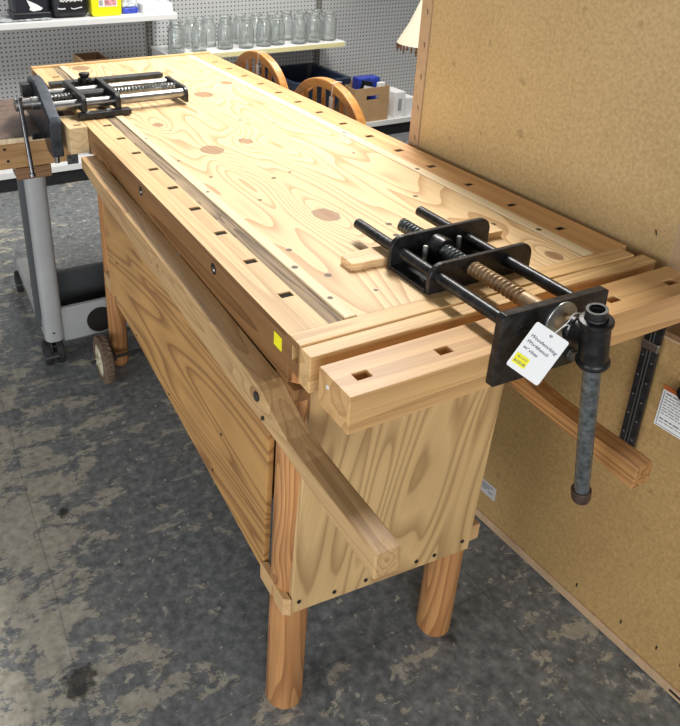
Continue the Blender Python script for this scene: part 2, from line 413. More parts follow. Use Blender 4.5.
# understructure
bm = B(); box(bm, .05, .70, -.045, -.015, .70, .83); mk('cross_bearer', bm, M['fascia'], W)
bm = B(); box(bm, .05, .70, 1.2, 1.24, .74, .83); mk('cross_bearer', bm, M['fascia'], W)
def leg(cx, cy, r, tx=0.):
    bm = B(); p0 = V((cx, cy, 0)); p1 = V((cx+tx, cy, .83)); L = (p1-p0).length
    lathe(bm, p0, p1, [(0, r*.72), (.006, r*.86), (.014, r), (.2, r*.99), (L, r*.97)], 28)
    return mk('leg', bm, M['leg'], W, 0, .7)
leg(.026, -.045, .0375, .012); leg(.402, -.050, .037, .012); leg(.064, 1.245, .031, .004); leg(.405, 1.245, .034, 0)
# plywood sides
def poly_panel(name, pts, axis, a, c, mat, bev=.0008):
    bm = B(); prism(bm, pts, axis, a, c); return mk(name, bm, mat, W, bev)
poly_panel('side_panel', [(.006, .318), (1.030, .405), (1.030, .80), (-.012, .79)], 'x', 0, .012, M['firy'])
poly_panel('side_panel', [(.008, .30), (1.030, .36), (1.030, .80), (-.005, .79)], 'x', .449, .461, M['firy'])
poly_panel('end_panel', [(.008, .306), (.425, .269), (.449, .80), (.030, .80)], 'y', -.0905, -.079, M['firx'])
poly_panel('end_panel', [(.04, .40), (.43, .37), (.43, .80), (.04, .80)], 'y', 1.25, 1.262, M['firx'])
bm = B(); box(bm, .045, .445, -.078, -.07, .30, .32); mk('bottom_shelf', B() if False else bm, M['block'], W)
bm = B(); box(bm, .06, .445, .09, 1.17, .40, .412); mk('bottom_shelf', bm, M['firy'], W)
for (x, z) in ((.024, .33), (.10, .315), (.17, .31), (.29, .30), (.335, .295), (.405, .30)):
    bm = B(); cyl(bm, (x, -.0925, z), (x, -.0885, z), .0042, 12); o = mk('screw_head', bm, M['screw'], W)
for (y, z) in ((.25, .365), (.52, .38), (.78, .40), (.97, .42), (.93, .55), (.2, .50)):
    bm = B(); cyl(bm, (-.0012, y, z), (.002, y, z), .0035, 10); mk('screw_head', bm, M['screw'], W)
# corner blocks
bm = B(); prism(bm, [(-.006, -.085), (.0065, -.0925), (.0075, -.0925), (.0075, .0), (-.006, .006)], 'z', .304, .345)
mk('corner_block', bm, M['block'], W, .002)
bm = B(); box(bm, .428, .452, -.088, -.01, .285, .325); mk('corner_block', bm, M['block'], W, .002)
bm = B(); box(bm, .024, .04, 1.13, 1.19, .345, .395); mk('corner_block', bm, M['block'], W, .002)
# carrying handles
def arc(pts, n=5): return pts
topL = [(1.055, .832), (.86, .824), (.5, .818), (.2, .811), (0, .803), (-.045, .801), (-.06, .796), (-.085, .783), (-.11, .771), (-.14, .762),
        (-.18, .756), (-.25, .752), (-.34, .7495), (-.362, .7465)]
botL = [(1.055, .800), (.86, .777), (.5, .760), (.2, .746), (0, .741), (-.045, .740), (-.06, .7395), (-.085, .738), (-.11, .735), (-.14, .732),
        (-.18, .728), (-.25, .719), (-.34, .707), (-.362, .7055)]
def handle(x0, x1, dz, mat, ends=0., drop=0.):
    bm = B(); R = []
    for (yt, zt), (yb, zb) in zip(topL, botL):
        t = max(0, -(yt)/.36); sh = ends*t; d = dz+drop*t
        w0, w1 = x0+sh, x1+sh*.6
        R.append([bm.verts.new(p) for p in ((w0, yb, zb+d), (w1, yb, zb+d), (w1, yt, zt+d), (w0, yt, zt+d))])
    for a, c in zip(R, R[1:]):
        for k in range(4): bm.faces.new((a[k], a[(k+1) % 4], c[(k+1) % 4], c[k]))
    bm.faces.new(R[0][::-1]); bm.faces.new(R[-1])
    return mk('carrying_handle', bm, mat, W, .0025)
hL = handle(-.045, -.0005, 0, M['bar'], .012)
hR = handle(.458, .494, -.070, M['bar2'], -.004, .018)
tag(hR, 'straight-grained handle bar on the far side')
for (y, z, r) in ((-.048, .780, .0080), (-.070, .753, .0035)):
    bm = B(); lathe(bm, (-.0475, y, z), (-.04, y, z), [(0, r*.55), (.001, r*.8), (.0011, r), (.004, r)], 16); mk('bolt_head', bm, M['screw'], W)
for (y, z) in ((.655, .866), (.225, .866)):
    bm = B(); lathe(bm, (-.0006, y, z), (.01, y, z), [(0, .0115), (.0012, .0115)], 18); mk('bolt_recess', bm, M['hole'], W)
    bm = B(); lathe(bm, (-.0016, y, z-.002), (.01, y, z-.002), [(0, .005), (.003, .006)], 12); mk('bolt_head', bm, M['steel'], W)
# transport wheels at the far legs
def wheel(cx, cy, cz, R0, w, flip=1):
    r_ = B()
    prof = [(-w*.5, R0*.70), (-w*.5, R0*.93), (-w*.33, R0), (w*.33, R0), (w*.5, R0*.93), (w*.5, R0*.70)]
    lathe(r_, (cx, cy, cz), (cx+1, cy, cz), prof, 40, cap=False)
    lathe(r_, (cx, cy, cz), (cx+1, cy, cz), [(w*.5, R0*.70), (-w*.5, R0*.70)], 40, cap=False)
    for k in range(28):
        a = 2*PI*k/28
        for q in (-1, 1):
            p = [V((cx+q*w*(.02), cy+math.cos(a)*R0*1.0, cz+math.sin(a)*R0*1.0)), V((cx+q*w*.40, cy+math.cos(a+.13)*R0*.985, cz+math.sin(a+.13)*R0*.985))]
            tube(r_, p, .0035, 5)
    wh = mk('wheel', r_, M['tread'], W, 0, .6)
    h = B()
    lathe(h, (cx, cy, cz), (cx+1, cy, cz), [(-w*.42, R0*.60), (-w*.42, R0*.715), (w*.42, R0*.715), (w*.42, R0*.60), (-w*.42, R0*.60)], 32, cap=False)
    lathe(h, (cx, cy, cz), (cx+1, cy, cz), [(-w*.75, .006), (-w*.75, .012), (w*.5, .012), (w*.5, .006)], 16)
    for k in range(6):
        a = 2*PI*k/6+.3
        tube(h, [(cx-w*.3, cy+math.cos(a)*.008, cz+math.sin(a)*.008), (cx-w*.25, cy+math.cos(a)*R0*.66, cz+math.sin(a)*R0*.66)], .0055, 8)
    o = mk('hub', h, M['cream'], W, 0, .6); o.parent = wh
    return wh
wheel(-.008, 1.170, .080, .079, .036); wheel(.49, 1.175, .080, .079, .036)
bm = B(); cyl(bm, (-.052, 1.170, .080), (.53, 1.170, .080), .006, 12, bev=.001); mk('axle', bm, M['screw'], W, 0, .6)
for x in (.0125, .445):
    bm = B(); box(bm, x, x+.020, 1.160, 1.25, .07, .09); mk('axle_bracket', bm, M['screw'], W)

st = B(); box(st, -.0008, -.0001, -.044, -.019, .848, .872)
tag(mk('price_sticker', st, M['label_y'], org=(0, -.03, .848)), 'small yellow price sticker on the front edge of the workbench top', 'sticker')

# scrap under the near vise
bm = B()
n = 16; rng = random.Random(3)
up = []; lo_ = []
for i in range(n+1):
    x = .197+i*(.540-.197)/n
    y0 = .062+.004*rng.random()+(.006 if i == 0 else 0); y1 = .106+.002*rng.random()-(.004 if i == 0 else 0)
    up.append([(x, y0), (x, y1)])
R = []
for i, (a, c) in enumerate(up):
    w = -.004*(i % 2)*rng.random()
    R.append([bm.verts.new((a[0]+w, a[1]+.003, TZ)), bm.verts.new((c[0], c[1], TZ)), bm.verts.new((c[0], c[1], TZ+.016)), bm.verts.new((a[0]-w, a[1], TZ+.015))])
for a, c in zip(R, R[1:]):
    for k in range(4): bm.faces.new((a[k], a[(k+1) % 4], c[(k+1) % 4], c[k]))
bm.faces.new(R[0][::-1]); bm.faces.new(R[-1])
tag(mk('scrap_board', bm, M['scrap'], org=(.365, .085, TZ)), 'split strip of rough pine lying under the near vise rods', 'wood strip')

# ------------------------------------------------------------------ near vise
VO = (.353, -.05, TZ)
N = thing('bench_vise', 'black iron vise on the near right end of the workbench with pipe handle', 'vise', VO)
bm = B()
jx = [0, .031, .055, .173, .197, .522, .546, .663, .687, .724]
jh = [(.031, .055), (.173, .197), (.522, .546), (.663, .687)]
grid(bm, jx, [-.235, -.206, -.190, -.155], [.829, .84, TZ],
     lambda x, y, z: not (-.206 < y < -.190 and any(a < x < c for a, c in jh)))
mk('wooden_jaw', bm, M['jaw'], N, .0012)
bm = B(); cyl(bm, (-.001, -.180, .872), (.003, -.180, .872), .0035, 12); mk('screw_head', bm, M['white'], N)
# faceplate: slightly higher at left, cut bottom right corner
bm = B(); prism(bm, [(.238, .842), (.40, .837), (.452, .852), (.447, .955), (.441, .958), (.243, .962), (.238, .957)], 'y', -.250, -.2355)
plate = mk('face_plate', bm, M['iron_edge'], N, .0015)
for x in (.282, .4275):
    bm = B(); L = .421; lathe(bm, (x, .181, .9225), (x, -.24, .9225), [(0, .0088), (.0015, .0105), (L-.002, .0105), (L, .0105)], 22); mk('guide_rod', bm, M['iron_edge'], N, 0, .7)
    bm = B(); lathe(bm, (x, -.2495, .9225), (x, -.30, .9225), [(0, .0105), (.0008, .0105), (.0012, .0088), (.0012, .0080)], 22); o = mk('rod_rivet', bm, M['iron'], N, 0, .7)
# threaded screw: true helix ridge
def thread(p0, p1, r, depth, pitch, seg=18):
    bm = B(); p0 = V(p0); d = (V(p1)-p0); L = d.length; d.normalize(); X, Y = frame(d)
    per = 6; turns = L/pitch; steps = int(turns*seg); prev = None
    rings = []
    nz = int(L/pitch*4)
    for i in range(nz+1):
        t = i*L/nz; ring = []
        for k in range(seg):
            a = 2*PI*k/seg; ph = (t/pitch + k/seg) % 1
            h = 1-abs(ph-.5)*2; h = min(1, max(0, (h-.15)*2.2))
            ring.append(bm.verts.new(p0+d*t+(X*math.cos(a)+Y*math.sin(a))*(r-depth*(1-h))))
        rings.append(ring)
    for a, c in zip(rings, rings[1:]):
        for k in range(seg): bm.faces.new((a[k], a[(k+1) % seg], c[(k+1) % seg], c[k]))
    bm.faces.new(rings[0][::-1]); bm.faces.new(rings[-1]); return bm
scr = mk('lead_screw', thread((.354, .138, .924), (.354, -.04, .924), .0135, .0042, .0088, 20), M['pipe'], N, 0, .5)
mk('lead_screw', thread((.354, -.04, .924), (.354, -.178, .924), .0135, .004, .0088, 20), M['rust'], N, 0, .5)
bm = B(); cyl(bm, (.354, -.176, .924), (.354, -.237, .924), .0138, 22); mk('screw_shank', bm, M['rust'], N, 0, .7)
# carriage: floor plate, two upright walls with rounded top corners, nut boss
def wall_profile(x0, x1, z0, z1, r, rr=None):
    pts = [(x0+.006, z0)]
    pts = [(x1, z0), (x1, z1-r)]
    pts += [(x1-r+r*math.cos(a), z1-r+r*math.sin(a)) for a in [PI/2*k/6 for k in range(1, 7)]]
    pts += [(x0+r-r*math.sin(a), z1-r+r*math.cos(a)) for a in [PI/2*k/6 for k in range(0, 7)]]
    pts += [(x0, z0)]
    return pts
cb = B(); prism(cb, wall_profile(.260, .484, TZ+.001, .953, .024), 'y', .043, .052)
car = mk('carriage', cb, M['iron'], N, .0015)
cb = B(); prism(cb, wall_profile(.264, .487, TZ+.001, .946, .024), 'y', -.060, -.051); o = mk('carriage_wall', cb, M['iron'], N, .0015)
cb = B(); box(cb, .262, .484, -.052, .044, TZ+.001, TZ+.009); mk('carriage_base', cb, M['iron'], N, .001)
cb = B(); lathe(cb, (.354, .045, .924), (.354, -.02, .924), [(-.012, .018), (-.009, .021), (.028, .023), (.034, .021), (.034, .0125)], 24); mk('screw_nut', cb, M['iron_edge'], N, 0, .6)
for (x, y) in ((.312, .015), (.392, .022), (.322, -.040), (.402, -.038)):
    cb = B(); cyl(cb, (x, y, TZ+.008), (x, y, TZ+.050 if y > 0 else TZ+.035), .0045, 10, bev=.0012); cyl(cb, (x, y, TZ+.008), (x, y, TZ+.015), .0085, 6); mk('bolt', cb, M['wash'], N, 0, .6)
# washer, neck, pipe tee, pipe handle
cb = B(); lathe(cb, (.353, -.2502, .927), (.353, -.26, .927), [(0, .031), (.0022, .031), (.003, .030), (.003, .014)], 36); mk('washer', cb, M['wash'], N, 0, .5)
cb = B(); lathe(cb, (.353, -.25, .927), (.353, -.34, .927), [(0, .0140), (.028, .0140), (.03, .0150), (.05, .0150)], 28); nk = mk('handle_neck', cb, M['rust'], N, 0, .6)
tc = V((.3495, -.314, .929)); ld = V((.185, -.0, -1)).normalized()
cb = B()
lathe(cb, tc-ld*.050, tc+ld*.055, [(.014, .0135), (.010, .016), (.011, .0215), (.013, .0232), (.018, .0232), (.020, .022), (.0215, .0202), (.078, .0202), (.080, .022), (.082, .0232), (.087, .0232), (.090, .0215), (.091, .016), (.087, .0125)], 32, cap=False)
lathe(cb, V((.352, -.270, .928)), V((.352, -.32, .928)), [(0, .0165), (.002, .0195), (.009, .0195), (.011, .0172), (.05, .0172)], 24)
tee = mk('pipe_tee', cb, M['iron'], N, 0, .55)
cb = B(); a0 = tc-ld*.058
lathe(cb, a0, a0+ld, [(.008, .0100), (.008, .0130), (.02, .0130), (.366, .0118)], 24, cap=False)
lathe(cb, a0, a0+ld, [(.028, .0098), (.008, .0100)], 24, cap=False)
lathe(cb, a0, a0+ld, [(.0275, .0005), (.028, .0100)], 24, cap=False)
pip = mk('handle_pipe', cb, M['pipe'], N, 0, .5)
cb = B(); a1 = tc-ld*.060
lathe(cb, a1, a1+ld, [(.004, .0105), (.004, .0145), (.017, .0148), (.018, .0130)], 24, cap=False); o = mk('pipe_collar', cb, M['iron'], N, 0, .5)
cb = B(); a2 = tc+ld*.298
lathe(cb, a2, a2+ld, [(0, .0125), (.0, .0148), (.004, .0156), (.018, .0150), (.024, .0130), (.026, .008)], 24); mk('pipe_end_cap', cb, flat('rusty_cap', (.10, .065, .05), .5, .5, .5, 60, .3), N, 0, .5)
cb = B(); lathe(cb, (.392, -.250, .857), (.392, -.27, .857), [(0, .0105), (.002, .0105), (.002, .0095), (.009, .0095)], 6); mk('hex_bolt', cb, flat('dull_bolt', (.16, .15, .13), .5, .7, .3, 60), N, .0006)
cb = B(); tube(cb, [(.283+.0125*math.cos(t*PI/8), -.2502, .930+.0125*math.sin(t*PI/8)) for t in range(16)], .0009, 6, True); mk('cast_ring', cb, M['iron_edge'], N)

# paper tag
TL, TR, BR_, BL = V((.2789, -.2714, .9553)), V((.3010, -.3127, .9406)), V((.2539, -.3130, .8807)), V((.2342, -.2706, .8995))
cen = (TL+TR+BR_+BL)/4; ux = ((TR-TL)+(BR_-BL)).normalized(); uy = (TL-BL)+(TR-BR_); uy = (uy-ux*uy.dot(ux)).normalized(); nn = ux.cross(uy)
w2, h2 = .0242, .0325
ex = ((TR-TL)+(BR_-BL))/4/w2; ey = ((TL-BL)+(TR-BR_))/4/h2
T = thing('price_tag', 'white handwritten price tag tied with string to the near vise', 'tag', tuple(cen))
cb = B(); r = .003; pts = []
for (sx_, sy_, a0_) in ((1, 1, 0), (-1, 1, PI/2), (-1, -1, PI), (1, -1, 1.5*PI)):
    for k in range(5):
        a = a0_+PI/2*k/4; pts.append((sx_*(w2-r)+r*math.cos(a), sy_*(h2-r)+r*math.sin(a)))
A = [cb.verts.new(cen+ex*p[0]+ey*p[1]+nn*.0004) for p in pts]; D = [cb.verts.new(cen+ex*p[0]+ey*p[1]-nn*.0004) for p in pts]
cb.faces.new(A); cb.faces.new(D[::-1])
for i in range(len(pts)): cb.faces.new((A[i], A[(i+1) % len(pts)], D[(i+1) % len(pts)], D[i]))
mk('card', cb, M['paper'], T)
P3 = lambda a, c, d=.0007: cen+ex*a+ey*c+nn*d
cb = B(); lathe(cb, P3(.001, .0265, .0004), P3(.001, .0265, .002), [(0, .0022), (.0004, .0022)], 14); mk('punched_hole', cb, M['ink'], T)
for i, (t_, x_, y_) in enumerate((('Woodworking', -.021, .0130), ('Workbench', -.021, .0050), ('w/ vises', -.020, -.0035))):
    text('handwriting', t_, M['ink'], T, .0070, P3(x_, y_), ux-uy*.08, uy, .35, .0002, .00008)
cb = B()
q = [P3(-.021, -.0115, .0008), P3(-.021, -.0255, .0008), P3(-.002, -.0255, .0008), P3(-.002, -.0115, .0008)]
cb.faces.new([cb.verts.new(v) for v in q]); 
mk('yellow_label', cb, M['label_y'], T)
text('label_print', '06/12/23', M['ink'], T, .0042, P3(-.0185, -.0165, .001), ux, uy, 0, .0002)
text('label_print', '$125.00', M['ink'], T, .0052, P3(-.0195, -.0230, .001), ux, uy, 0, .0002, .0001)
cb = B()
s0 = P3(.001, .0265, .0012)

def bez(a, b_, c, n=12): return [a*(1-t)**2+b_*2*t*(1-t)+c*t*t for t in [k/n for k in range(n+1)]]
tube(cb, bez(s0, V((.318, -.292, .957)), V((.336, -.278, .947)))+[V((.341, -.276, .951)), V((.349, -.275, .9535)), V((.360, -.275, .950)), V((.365, -.275, .938))], .0007, 6)
tube(cb, bez(s0, V((.322, -.288, .954)), V((.334, -.281, .940)))+[V((.3345, -.280, .934)), V((.337, -.279, .926))], .0007, 6)
mk('string', cb, M['string'], T)

# ------------------------------------------------------------------ far vise
F = thing('bench_vise', 'steel rod vise with hanging bar handle at the far left corner of workbench', 'vise', (.05, 1.33, TZ))
bm = B(); grid(bm, [-.054, -.034, -.0135, -.0006], [1.135, 1.158, 1.172, 1.275], [.815, .83, TZ], lambda x, y, z: not (-.034 < x < -.0135 and 1.158 < y < 1.172))
mk('wooden_jaw', bm, M['jawy'], F, .001)
bm = B(); prism(bm, [(1.17, .80), (1.17, .902), (1.185, .915), (1.26, .945), (1.33, .975), (1.37, .984), (1.43, .984), (1.46, .972), (1.56, .915), (1.56, .84), (1.46, .835), (1.28, .835), (1.24, .80)], 'x', -.100, -.066)
mk('jaw_plate', bm, M['blued'], F, .004)
for (y, r, x1) in ((1.262, .0150, .340), (1.415, .0150, .340)):
    bm = B(); cyl(bm, (-.075, y, .925), (x1, y, .925), r, 20, bev=.001); mk('guide_rod', bm, M['steel'], F, 0, .7)
mk('lead_screw', thread((-.075, 1.34, .930), (.337, 1.34, .930), .0125, .004, .011, 16), M['steel'], F, 0, .5)
bm = B(); prism(bm, wall_profile(1.240, 1.437, .899, .946, .022), 'x', .337, .349)
mk('end_plate', bm, M['iron_edge'], F, .002)
bm = B(); box(bm, -.005, .150, 1.195, 1.228, TZ+.0035, TZ+.020); mk('carriage_base', bm, M['iron'], F, .003)
bm = B(); box(bm, .0, .13, 1.44, 1.475, TZ+.0035, TZ+.018); mk('carriage_base', bm, M['iron'], F, .003)
for x in (.006, .108):
    bm = B(); prism(bm, wall_profile(1.21, 1.465, TZ+.018, .957, .024), 'x', x, x+.016); mk('carriage_wall', bm, M['iron'], F, .003)
bm = B(); cyl(bm, (.01, 1.34, .925), (.12, 1.34, .925), .021, 20, bev=.002); mk('screw_nut', bm, M['iron'], F, 0, .6)
for x in (.022, .085):
    bm = B(); cyl(bm, (x, 1.212, TZ+.018), (x, 1.212, TZ+.023), .0075, 6); mk('bolt', bm, M['wash'], F)
bm = B(); box(bm, .02, .15, 1.475, 1.51, TZ+.004, TZ+.03); box(bm, .05, .12, 1.48, 1.505, TZ+.03, TZ+.05)
lathe(bm, (.085, 1.49, TZ+.045), (.085, 1.49, 1.1), [(0, .022), (.012, .022), (.014, .014), (.018, .014), (.020, .018), (.028, .018), (.030, .01)], 12)
mk('release_lever', bm, M['iron'], F, .002)
bm = B(); box(bm, .0, .40, 1.625, 1.665, TZ+.0035, TZ+.016); mk('flat_guide_bar', bm, M['blued'], F, .001)
bm = B(); lathe(bm, (-.170, 1.30, .932), (-.09, 1.30, .932), [(0, .012), (.002, .0195), (.022, .0195), (.024, .0170), (.046, .0170), (.048, .0195), (.060, .0195), (.070, .0195)], 20)
mk('handle_hub', bm, M['steel'], F, 0, .5)
bm = B(); box(bm, -.130, -.10, 1.385, 1.43, .93, .968); mk('guide_boss', bm, M['iron'], F, .002)
bm = B(); hd0 = V((-.155, 1.292, .955)); hd1 = V((-.155, 1.215, .735)); d_ = (hd1-hd0).normalized(); L = (hd1-hd0).length
lathe(bm, hd0, hd1, [(0, .004), (.002, .0085), (.008, .0085), (.010, .0066), (L-.012, .0066), (L-.010, .0095), (L-.001, .0095), (L, .004)], 14)
mk('bar_handle', bm, flat('dark_chrome', (.16, .16, .17), .25, 1.), F, 0, .5)
bm = B(); lathe(bm, (-.083, 1.20, .81), (-.083, 1.20, .76), [(0, .008), (.035, .008)], 10); mk('clamp_screw', bm, M['steel'], F, 0, .5)
bm = B(); cyl(bm, (-.14, 1.24, .85), (-.10, 1.24, .85), .010, 6); mk('clamp_bolt', bm, M['iron_edge'], F, 0, .5)

# ------------------------------------------------------------------ rolling table (left)
RT = thing('rolling_table', 'brown-topped rolling table with grey steel column base and casters', 'table', (-.14, 1.55, 0))
bm = B(); box(bm, -.80, .52, 1.315, 1.80, .816, .828); mk('tabletop', bm, M['tabletop'], RT, .001)
bm = B(); box(bm, -.80, .52, 1.31, 1.316, .815, .829); mk('top_edging', bm, M['pale'], RT)
bm = B(); box(bm, -.80, -.004, 1.325, 1.345, .732, .816); mk('apron', bm, wood('pine_apron', (.50, .29, .12), (.34, .17, .06), 'x', (1, 16, 16), 5, .6, seed=3.3), RT, .001)
for (x, z) in ((-.212, .795), (-.206, .757), (-.40, .795), (-.40, .757)):
    bm = B(); cyl(bm, (x, 1.3235, z), (x, 1.328, z), .0042, 10); mk('screw_head', bm, M['hole'], RT)
bm = B(); box(bm, -.030, .004, 1.320, 1.325, .722, .752); mk('corner_bracket', bm, M['dgrey'], RT)
for (x, z) in ((-.022, .745), (-.012, .735)):
    bm = B(); cyl(bm, (x, 1.318, z), (x, 1.322, z), .003, 8); mk('screw_head', bm, M['hole'], RT)
bm = B(); box(bm, -.185, -.080, 1.33, 1.42, .690, .728); mk('spacer_block', bm, wood('brown_block', (.30, .16, .07), (.15, .07, .03), 'x', (1, 20, 60), 6, .8, seed=3.9), RT, .001)
def column(cx):
    bm = B(); pts = []
    for k in range(24):
        a = 2*PI*k/24; pts.append((cx+.033*math.copysign(abs(math.cos(a))**.7, math.cos(a)), 1.365+.033*math.copysign(abs(math.sin(a))**.7, math.sin(a))))
    prism(bm, pts, 'z', .088, .692); mk('column', bm, M['grey_paint'], RT, 0, .6)
    bm = B(); box(bm, cx-.045, cx-.012, 1.395, 1.44, .12, .74); mk('rear_channel', bm, M['dgrey'], RT, .003)
    bm = B(); prism(bm, [(1.34, .085), (1.42, .085), (1.90, .095), (1.945, .105), (1.955, .125), (1.93, .14), (1.85, .142), (1.42, .16), (1.34, .16)], 'x', cx-.032, cx+.022); mk('foot', bm, M['grey_paint'], RT, .01)
    for (y, zt) in ((1.345, .09), (1.915, .10)):
        bm = B()
        for q in (-.024, .018): lathe(bm, (cx-.012+q-.009, y, .045), (cx+.1, y, .045), [(0, .028), (.002, .042), (.005, .045), (.020, .045), (.023, .042), (.025, .028)], 24)
        w = mk('caster', bm, M['rubber'], RT, 0, .6)
        bm = B(); box(bm, cx-.012, cx+.002, y-.020, y+.026, .03, .078); cyl(bm, (cx-.005, y+.008, .07), (cx-.005, y+.008, zt), .011, 14); o = mk('caster_fork', bm, M['black'], RT, .004); o.parent = w
        bm = B(); box(bm, cx-.05, cx+.0, y-.052, y-.022, .050, .057); o = mk('brake_pedal', bm, M['dgrey'], RT, .002); o.parent = w
column(-.130); column(.42)
bm = B(); box(bm, -.10, .385, 1.345, 1.362, .075, .205); mk('front_cross_beam', bm, M['grey_paint'], RT, .002)
bm = B(); box(bm, -.10, .385, 1.50, 1.52, .055, .265); mk('rear_cross_beam', bm, M['dgrey'], RT, .002)
bm = B(); cyl(bm, (.030, 1.338, .132), (.030, 1.346, .132), .047, 32); mk('beam_opening', bm, M['hole'], RT, 0, .6)
bm = B(); box(bm, -.10, .385, 1.362, 1.50, .100, .110); mk('beam_top_plate', bm, M['dgrey'], RT)
bm = B(); box(bm, -.140, -.130, 1.3305, 1.333, .122, .126); mk('slot', bm, M['hole'], RT)

# ------------------------------------------------------------------ tall cabinet, low panel, others on the right
K = thing('cabinet', 'tall cabinet seen from behind, stapled hardboard back, right of workbench', 'cabinet', (.95, .25, 0))
bm = B(); box(bm, .756, 1.15, -.137, .640, .04, 1.62); mk('cabinet_body', bm, M['strip'], K, .002)
bm = B(); box(bm, .7515, .7555, -.137, .601, .05, 1.61); mk('hardboard_back', bm, M['board'], K)
for e in range(2): pass
bm = B(); box(bm, .7475, .7555, .603, .640, .04, 1.62); mk('frame_strip', bm, M['strip'], K, .001)
for z in [.91+.0805*i for i in range(8)]:
    bm = B(); prism(bm, [(.612, z-.006), (.614, z-.006), (.617, z+.006), (.615, z+.006)], 'x', .7465, .7476); mk('staple', bm, M['screw'], K)
for (y, z) in ((-.105, .93), (-.122, 1.06), (-.12, 1.2), (-.1, 1.35)):
    bm = B(); prism(bm, [(y, z-.005), (y+.002, z-.005), (y+.006, z+.005), (y+.004, z+.005)], 'x', .7505, .7517); mk('staple', bm, M['screw'], K)
bm = B(); box(bm, .78, 1.1, -.10, -.06, 0, .04); box(bm, .78, 1.1, .56, .60, 0, .04); mk('plinth', bm, M['wframe'], K)

# low framed hardboard panel (slightly turned)
LPo = V((.728, -.10, 0)); ang = math.atan2(.745-.713, -.41-.145)
U = V((.745-.713, -.412-.144, 0)).normalized(); Nn = V((U.y, -U.x, 0))   # U runs towards camera, Nn points to -x side
if Nn.x > 0: Nn = -Nn
O = V((.713, .144, 0))
def lp(u0, u1, n0, n1, z0, z1, bm):
    vs = [bm.verts.new(O+U*u+Nn*n+V((0, 0, z))) for u in (u0, u1) for n in (n0, n1) for z in (z0, z1)]
    for f in ((0, 1, 3, 2), (4, 6, 7, 5), (0, 4, 5, 1), (2, 3, 7, 6), (0, 2, 6, 4), (1, 5, 7, 3)): bm.faces.new([vs[i] for i in f])
LP = thing('headboard', 'low hardboard-backed headboard standing on floor behind workbench legs', 'headboard', tuple(O+U*.2))
bm = B(); lp(-.62, 1.05, -.018, -.004, .003, .752, bm); mk('hardboard_back', bm, M['board2'], LP)
bm = B(); lp(-.62, 1.05, -.0040, .001, .003, .026, bm); mk('frame_strip', bm, M['strip'], LP, .0008)
bm = B(); lp(-.62, 1.05, -.0180, .0002, .7525, .757, bm); mk('frame_strip', bm, M['strip'], LP)
for (u, z) in ((.287, .055), (.40, .062), (.48, .075), (.55, .05), (.53, .085), (.60, .11)):
    bm = B(); lp(u, u+.003, -.004, -.0030, z, z+.011, bm); mk('staple', bm, M['screw'], LP)
bm = B(); lp(.53, .56, -.0, .0018, .012, .018, bm); mk('frame_gouge', bm, M['hole'], LP)
ST = thing('paper_sticker', 'small white paper sticker low on the headboard beside panel', 'sticker', tuple(O+U*.01+Nn*-.003+V((0, 0, .1))))
bm = B(); lp(-.03, .030, -.0038, -.0033, .088, .128, bm); mk('paper', bm, flat('grey_paper', (.55, .54, .52), .6), ST)
bm = B()
for (u0, u1, z) in ((-.025, .02, .117), (-.025, .01, .110), (-.02, .0, .103), (.005, .02, .100)): lp(u0, u1, -.0036, -.0031, z, z+.0035, bm)
mk('print_line', bm, M['ink'], ST)
# drawer slide rail hanging on the headboard
SR = thing('drawer_slide', 'black double metal drawer slide hanging on the headboard', 'rail', tuple(O+U*.3+V((0, 0, .47))))
def slp(t0, t1, a0, a1, n0, n1, bm):   # leaning frame: t along rail (top->bottom)
    top = O+U*.310+V((0, 0, .765)); bot = O+U*.316+V((0, 0, .475)); d = (bot-top).normalized(); sd = U-d*U.dot(d); sd.normalize()
    vs = [bm.verts.new(top+d*t+sd*a+Nn*n) for t in (t0, t1) for a in (a0, a1) for n in (n0, n1)]
    for f in ((0, 1, 3, 2), (4, 6, 7, 5), (0, 4, 5, 1), (2, 3, 7, 6), (0, 2, 6, 4), (1, 5, 7, 3)): bm.faces.new([vs[i] for i in f])
bm = B(); slp(-.03, .30, -.016, -.004, .0012, .009, bm); slp(-.03, .30, .004, .016, .0012, .009, bm); slp(-.03, .30, -.016, .016, .0012, .003, bm); mk('rail_channel', bm, M['iron_edge'], SR, .001)
bm = B(); slp(-.03, .30, -.0045, -.0015, .001, .011, bm); slp(-.03, .30, .0015, .0045, .001, .011, bm); mk('inner_runner', bm, flat('mid_steel', (.22, .23, .23), .3, .9), SR, .0005)
bm = B(); slp(.028, .046, -.0175, .0175, .0012, .0125, bm); mk('chrome_clip', bm, M['steel'], SR, .002)
for i in range(6):
    for a in (-.010, .010):
        bm = B(); slp(.06+.045*i+(.01 if a > 0 else 0), .063+.045*i+(.01 if a > 0 else 0), a-.0015, a+.0015, .0085, .0095, bm); mk('rivet', bm, M['wash'], SR)
bm = B(); cyl(bm, tuple(O+U*.263+Nn*-.004+V((0, 0, .722))), tuple(O+U*.257+Nn*.012+V((0, 0, .728))), .0022, 8)
tag(mk('screw', bm, M['wash'], org=tuple(O+U*.26+V((0, 0, .722)))), 'loose steel screw sticking out of headboard beside drawer slide', 'screw')
